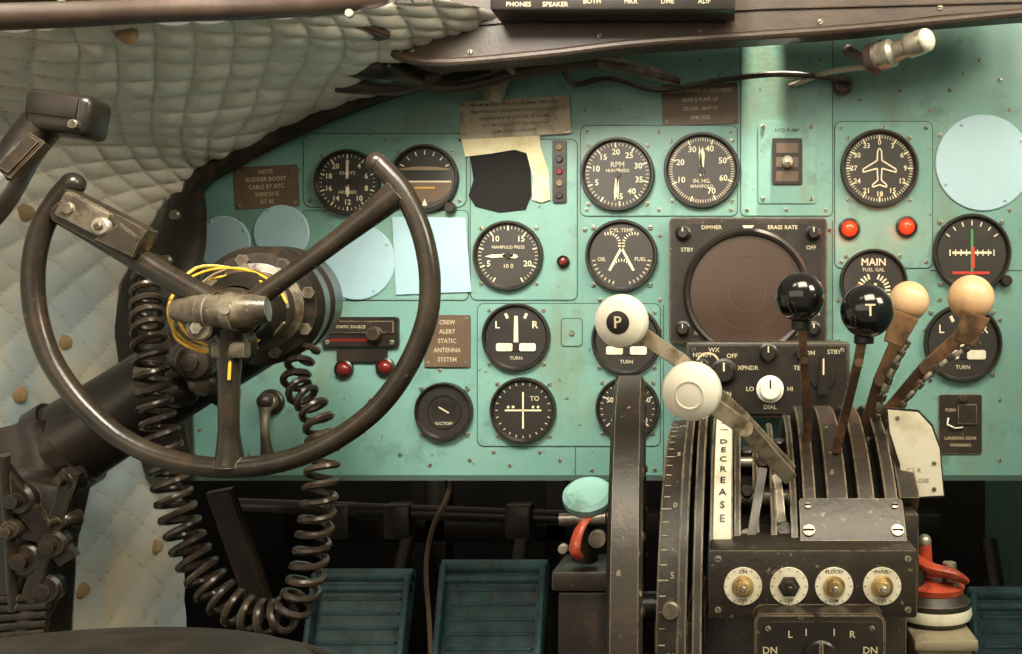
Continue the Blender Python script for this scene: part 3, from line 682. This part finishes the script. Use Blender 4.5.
b.box((-.3,1.75,.55),(1.3,.05,.05),COL,None,.004); b.box((-.3,1.75,.14),(1.3,.05,.05),COL,None,.004)
b.done()
b=B('under_panel_cable')
b.tube(catmull([P(452,477,1.106),P(446,500,1.12),P(432,530,1.16),P(426,570,1.2),P(430,640,1.24),P(434,800,1.26),Vector((-.39,1.27,.004))],6),.003,BRN,8); b.done()
b=B('rudder_linkage')
b.rod(P(215,505,1.26),P(620,520,1.28),.010,COL)
for x in(340,400,520): b.box((0,0,0),(26,34,24),COL,PM(x,520,1.27),3)
b.bar(P(220,490,1.16),P(262,610,1.2),.03,.012,COL,bev=.002)
b.done()
# ---------------- glareshield
b=B('glareshield')
d0=.98
prof=[(376,-60),(376,14),(384,40),(396,54),(418,62),(450,61),(545,53),(640,42),(760,34),(870,26),(935,18),(1060,8),(1060,-60)]
b.prism([(x-511,-(y-327)) for x,y in prof],-44,0,BRDK,PM(511,327,d0),2.5)
b.tube(catmull([P(378,14,.978),P(386,42,.975),P(404,58,.975),P(450,62,.975),P(545,54,.975),P(640,43,.975),P(760,35,.975),P(870,27,.975),P(1060,9,.975)],5),.0045,BRDK,10)
b.prism([(x-511,-(y-327)) for x,y in((408,0),(498,-5),(1060,-20),(1060,2),(760,10),(560,20),(500,24),(440,30),(415,34))],0,3,BRDK,PM(511,327,d0),.8)
for x,y in((394,30),(412,50),(470,52),(600,36),(700,30),(820,22),(940,8)): b.screw(x-511,327-y,PM(511,327,d0),3,.3)
b.cyl(12,0,6,PM(406,10,d0),COL,24,2)
b.done()
b=B('audio_selector_panel'); M=PM(615,0,.955)
b.box((0,6,0),(240,44,40),BLK,M,2)
for t,x in(('PHONES',-92),('SPEAKER',-56),('BOTH',-20),('MKR',18),('DME',54),('ADF',90)):
    b.text(t,6.5,M,TICK,x,-11+(3 if t in('BOTH','MKR','DME','ADF') else 0),20.3); b.rod(M@Vector((x,6,20)),M@Vector((x,9,34)),.0025,ALU); b.cyl(5,20,23,M@Matrix.Translation((x,4,0)),HUBM,12,.6)
b.done()
b=B('hydraulic_hose')
b.tube(catmull([P(418,66,1.045),P(432,86,1.055),P(470,86,1.055),P(520,72,1.06),P(570,64,1.06),P(620,62,1.055)],6),.007,BRDK,12)
b.tube(catmull([P(330,68,1.0),P(350,62,1.0),P(380,68,1.0),P(420,78,1.045)],6),[.010,.015,.016,.010],COL,14)
b.tube(catmull([P(310,84,1.03),P(350,86,1.03),P(400,86,1.04),P(440,74,1.05)],6),[.006,.008,.010,.008],BRDK,12)
b.done()
b=B('panel_lamp_cable')
b.tube(catmull([P(560,64,1.07),P(575,84,1.075),P(610,78,1.07),P(660,90,1.075),P(720,80,1.075),P(780,74,1.08),P(830,78,1.075),P(850,80,1.07)],7),.0032,COL,8)
b.tube(catmull([P(600,62,1.05),P(640,70,1.05),P(680,82,1.06)],5),[.006,.008,.004],HUBM,10)
b.tube(catmull([P(790,86,1.09),P(830,72,1.07),P(870,66,1.05),P(885,56,1.03)],5),.003,ALU,8)
b.cyl(10,0,9,PM(842,86,1.09),COL,20,2)
b.done()
b=B('panel_light_socket'); a=P(868,62,1.0); c=P(926,40,.96); M=b.axisM(a,c)
L_=(c-a).length
b.lathe([(0,0),(.009,0),(.011,.006),(.014,.01),(.014,.028),(.010,.032),(.009,.045),(.012,.047),(.012,L_-.004),(.010,L_),(0,L_)],M,ALU,28)
b.lathe([(.0125,.0),(.016,.004),(.016,.012),(.0125,.016)],M,BRDK,20)
b.sphere(.0115,M@Matrix.Translation((0,0,L_)),WKNOB,.7,20)
b.rod(a,P(848,50,1.03),.006,BRDK); b.done()
# ---------------- left wall quilted
A=[Vector(((205-VX)*K,D,0)),Vector(((195-VX)*K,D,.3)),Vector(((184-VX)*K,D,.6))]+[P(x,y,D) for x,y in((180,478),(178,380),(178,290),(184,220),(200,178),(240,154),(300,125),(360,102),(420,84),(500,64),(600,42))]
Bc=[Vector((-.70,.25,0)),Vector((-.72,.25,.3)),Vector((-.74,.25,.6)),Vector((-.74,.25,.75)),Vector((-.74,.25,.86)),Vector((-.73,.3,.95)),Vector((-.70,.38,1.03)),Vector((-.62,.5,1.08)),P(-20,24,.66),P(70,22,.70),P(160,20,.75),P(250,18,.80),P(340,10,.86),P(440,-5,.92)]
A=catmull(A,16); Bc=catmull(Bc,16); nu=len(A); nv=200
b=B('wall_left'); vs=[];seam=[]
cell=.058
au=[0]
for i in range(1,nu): au.append(au[-1]+((A[i]-A[i-1]).length+(Bc[i]-Bc[i-1]).length)/2)
grid=[[A[i].lerp(Bc[i],j/(nv-1)) for j in range(nv)] for i in range(nu)]
U=[(i,q/3) for i in range(nu-1) for q in range(3)]+[(nu-2,1.0)]
for (i,t) in U:
    row0,row1=grid[i],grid[i+1]
    for j in range(nv):
        p=row0[j].lerp(row1[j],t); j2=min(j+1,nv-1); j1=j2-1
        tv=row0[j2]-row0[j1]; tu=row1[j]-row0[j]
        n=tu.cross(tv); n=n.normalized() if n.length>1e-9 else Vector((1,0,0))
        if n.x-n.z*.3<0: n=-n
        u=au[i]*(1-t)+au[i+1]*t; v=(row0[j]-row0[0]).length
        wob=.006*math.sin(u*23+v*9)
        a_=(u*1.25+v+wob)/cell; b_=(u*1.25-v+wob)/cell
        fa=abs(math.sin(math.pi*a_)); fb=abs(math.sin(math.pi*b_))
        h=(fa*fb)**.45
        amp=.0048 if p.z>.98 else (.0048*max(.4,(p.z-.8)/.18) if p.z>.8 else .0018)
        vs.append(p+n*(h*amp+.0016*math.sin(u*40+v*17)*math.sin(v*37)))
        seam.append(max(0,1-min(fa,fb)/.08)*.55)
nU=len(U)
fs=[(i*nv+j,(i+1)*nv+j,(i+1)*nv+j+1,i*nv+j+1) for i in range(nU-1) for j in range(nv-1)]
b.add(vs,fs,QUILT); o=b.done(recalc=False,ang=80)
at=o.data.attributes.new('seam','FLOAT','POINT'); at.data.foreach_set('value',seam)
b=B('quilt_tuft_buttons')
for px,py in((128,33),(24,213),(62,343),(155,545),(82,588),(20,392)):
    ray=(P(px,py,1)-Vector((0,0,CZ))).normalized(); best=min(vs[::3],key=lambda v:((v-Vector((0,0,CZ)))-ray*(v-Vector((0,0,CZ))).dot(ray)).length)
    nn=(Vector((-.1,.45,CZ))-best).normalized()
    b.lathe([(0,-.003),(.0075,-.002),(.0075,.0015),(.005,.003),(0,.0035)],b.axisM(best,best+nn),TUFT,18)
b.done()
b=B('trim_1')
e=catmull([P(x,y,1.085) for x,y in((184,478),(181,380),(180,290),(185,220),(200,180),(240,156),(300,127),(360,104),(420,86),(500,66),(560,54))],6)
b.tube(e,[.011,.011,.012,.009,.005,.005],COL,10)
b.done()
b=B('wall_rib')
pts=[P(188,196,1.06),P(178,240,1.04),P(160,290,1.02),P(150,340,1.02),P(152,400,1.03),P(170,470,1.05)]
b.tube(catmull(pts,6),[.018,.03,.038,.038,.03,.025],COL,12,flat=.5,up=(0,1,0))
for x,y in((176,215),(168,260),(158,300),(150,340),(150,380)): b.cyl(5,0,5,PM(x,y,.99),HUBM,10,1)
b.done()
b=B('windowsill_rail')
sp=catmull([P(-60,16,.63),P(70,12,.69),P(160,8,.74),P(250,6,.79),P(330,2,.85),P(380,-4,.9)],6)
b.tube(sp,.0105,BRDK,12)
b.tube([p+Vector((0,-.005,.016)) for p in sp],.012,COL,12)
for i in range(2,len(sp)-2,4):
    b.sphere(.004,Matrix.Translation(sp[i]+Vector((0,-.011,.004))),SCREW,.7,12)
b.done()
b=B('overhead_brace'); 
b.bar(P(294,-8,.84),P(384,24,.93),.03,.02,BRDK,bev=.002)
for x,y in((306,2),(330,8),(350,14)): b.cyl(4.5,0,4,PM(x,y,.85),SCREW,10,1)
b.done()
b=B('window_crank_handle')
b.tube(catmull([P(-60,250,.60),P(-10,200,.62),P(22,150,.635),P(48,118,.64)],5),[.014,.013,.012,.012],COL,14)
M=PM(68,116,.64,rz=-8)
b.box((0,0,0),(66,42,40),COL,M,9,4); b.box((-2,6,20),(50,22,5),BLK,M,2)
b.bar(P(40,140,.63),P(5,176,.62),.012,.012,BWORN2,bev=.002); b.cyl(5,20,25,M@Matrix.Translation((22,-10,0)),HUBM,12,1)
b.done()
b=B('seat_cushion')
c=P(135,0,.50); M=Matrix.Translation((c.x,.44,0))@Matrix.Diagonal((1.0,.75,1,1))
zt=.9-(612-327)/F*.53
b.lathe([(0,zt-.08),(.10,zt-.08),(.12,zt-.07),(.13,zt-.045),(.127,zt-.02),(.112,zt-.006),(.08,zt),(0,zt+.003)],M,LEATH,64)
b.tube([M@Vector((.125*math.cos(a*math.pi/24),.125*math.sin(a*math.pi/24),zt-.014)) for a in range(48)],.003,LEATH,8,closed=True)
b.lathe([(0,0),(.05,0),(.04,.02),(.025,.04),(.025,zt-.08)],M,COL,20)
b.done()
# ---------------- shell
b=B('floor'); b.box((-.1,1.1,-.01),(1.7,2.6,.02),FLOORM); b.done()
b=B('wall_front'); b.box((-.1,2.4,.6),(1.7,.02,1.2),DARK); b.done()
b=B('wall_right'); b.box((.6,1.2,.6),(.02,2.4,1.2),TURQ); b.done()
b=B('wall_lower_left'); b.box((-.80,1.78,.4),(.02,1.22,.8),DARK); b.done()
# ---------------- camera & lights
cam=bpy.data.cameras.new('camera'); cam.lens=35; cam.sensor_width=36; cam.clip_start=.02; cam.shift_x=(511-VX)/1022
co=bpy.data.objects.new('camera',cam); co.location=(0,0,CZ); co.rotation_euler=(math.pi/2,0,0)
bpy.context.scene.collection.objects.link(co); bpy.context.scene.camera=co
def area(n,loc,tgt,sx,sy,e,c,spread=180):
    l=bpy.data.lights.new(n,'AREA'); l.shape='RECTANGLE'; l.size=sx; l.size_y=sy; l.energy=e; l.color=c; l.spread=math.radians(spread)
    o=bpy.data.objects.new(n,l); o.location=loc; o.rotation_euler=(Vector(tgt)-Vector(loc)).to_track_quat('-Z','Y').to_euler(); bpy.context.scene.collection.objects.link(o)
area('windshield_daylight',(.20,.05,1.9),(-.05,1.1,.95),.7,.5,20,(1,.88,.66))
area('right_window_daylight',(.9,.2,1.6),(.1,1.05,.98),.4,.35,13,(1,.89,.68))
area('left_window_daylight',(-.30,.35,1.5),(-.48,.95,1.12),.3,.25,5.5,(1,.93,.80),100)
area('dial_haze_fill',(-.7,-.9,1.35),(-.3,1.1,.9),2.2,.8,9,(1,.86,.64))  # added fill behind the camera, no real lamp; its reflection hazes the dial faces
l=bpy.data.lights.new('sun_streak','SPOT'); l.energy=170; l.color=(1,.86,.66); l.spot_size=math.radians(26); l.spot_blend=.35; l.shadow_soft_size=.006
o=bpy.data.objects.new('sun_streak',l); o.location=P(830,-420,1.034); o.rotation_euler=(P(762,140,1.1)-o.location).to_track_quat('-Z','Y').to_euler(); o.scale=(.12,1,1); bpy.context.scene.collection.objects.link(o)
w=bpy.data.worlds.new('world'); bpy.context.scene.world=w; w.use_nodes=True
w.node_tree.nodes['Background'].inputs[0].default_value=(.87,.74,.57,1); w.node_tree.nodes['Background'].inputs[1].default_value=.33
bpy.context.scene.view_settings.view_transform='Standard'
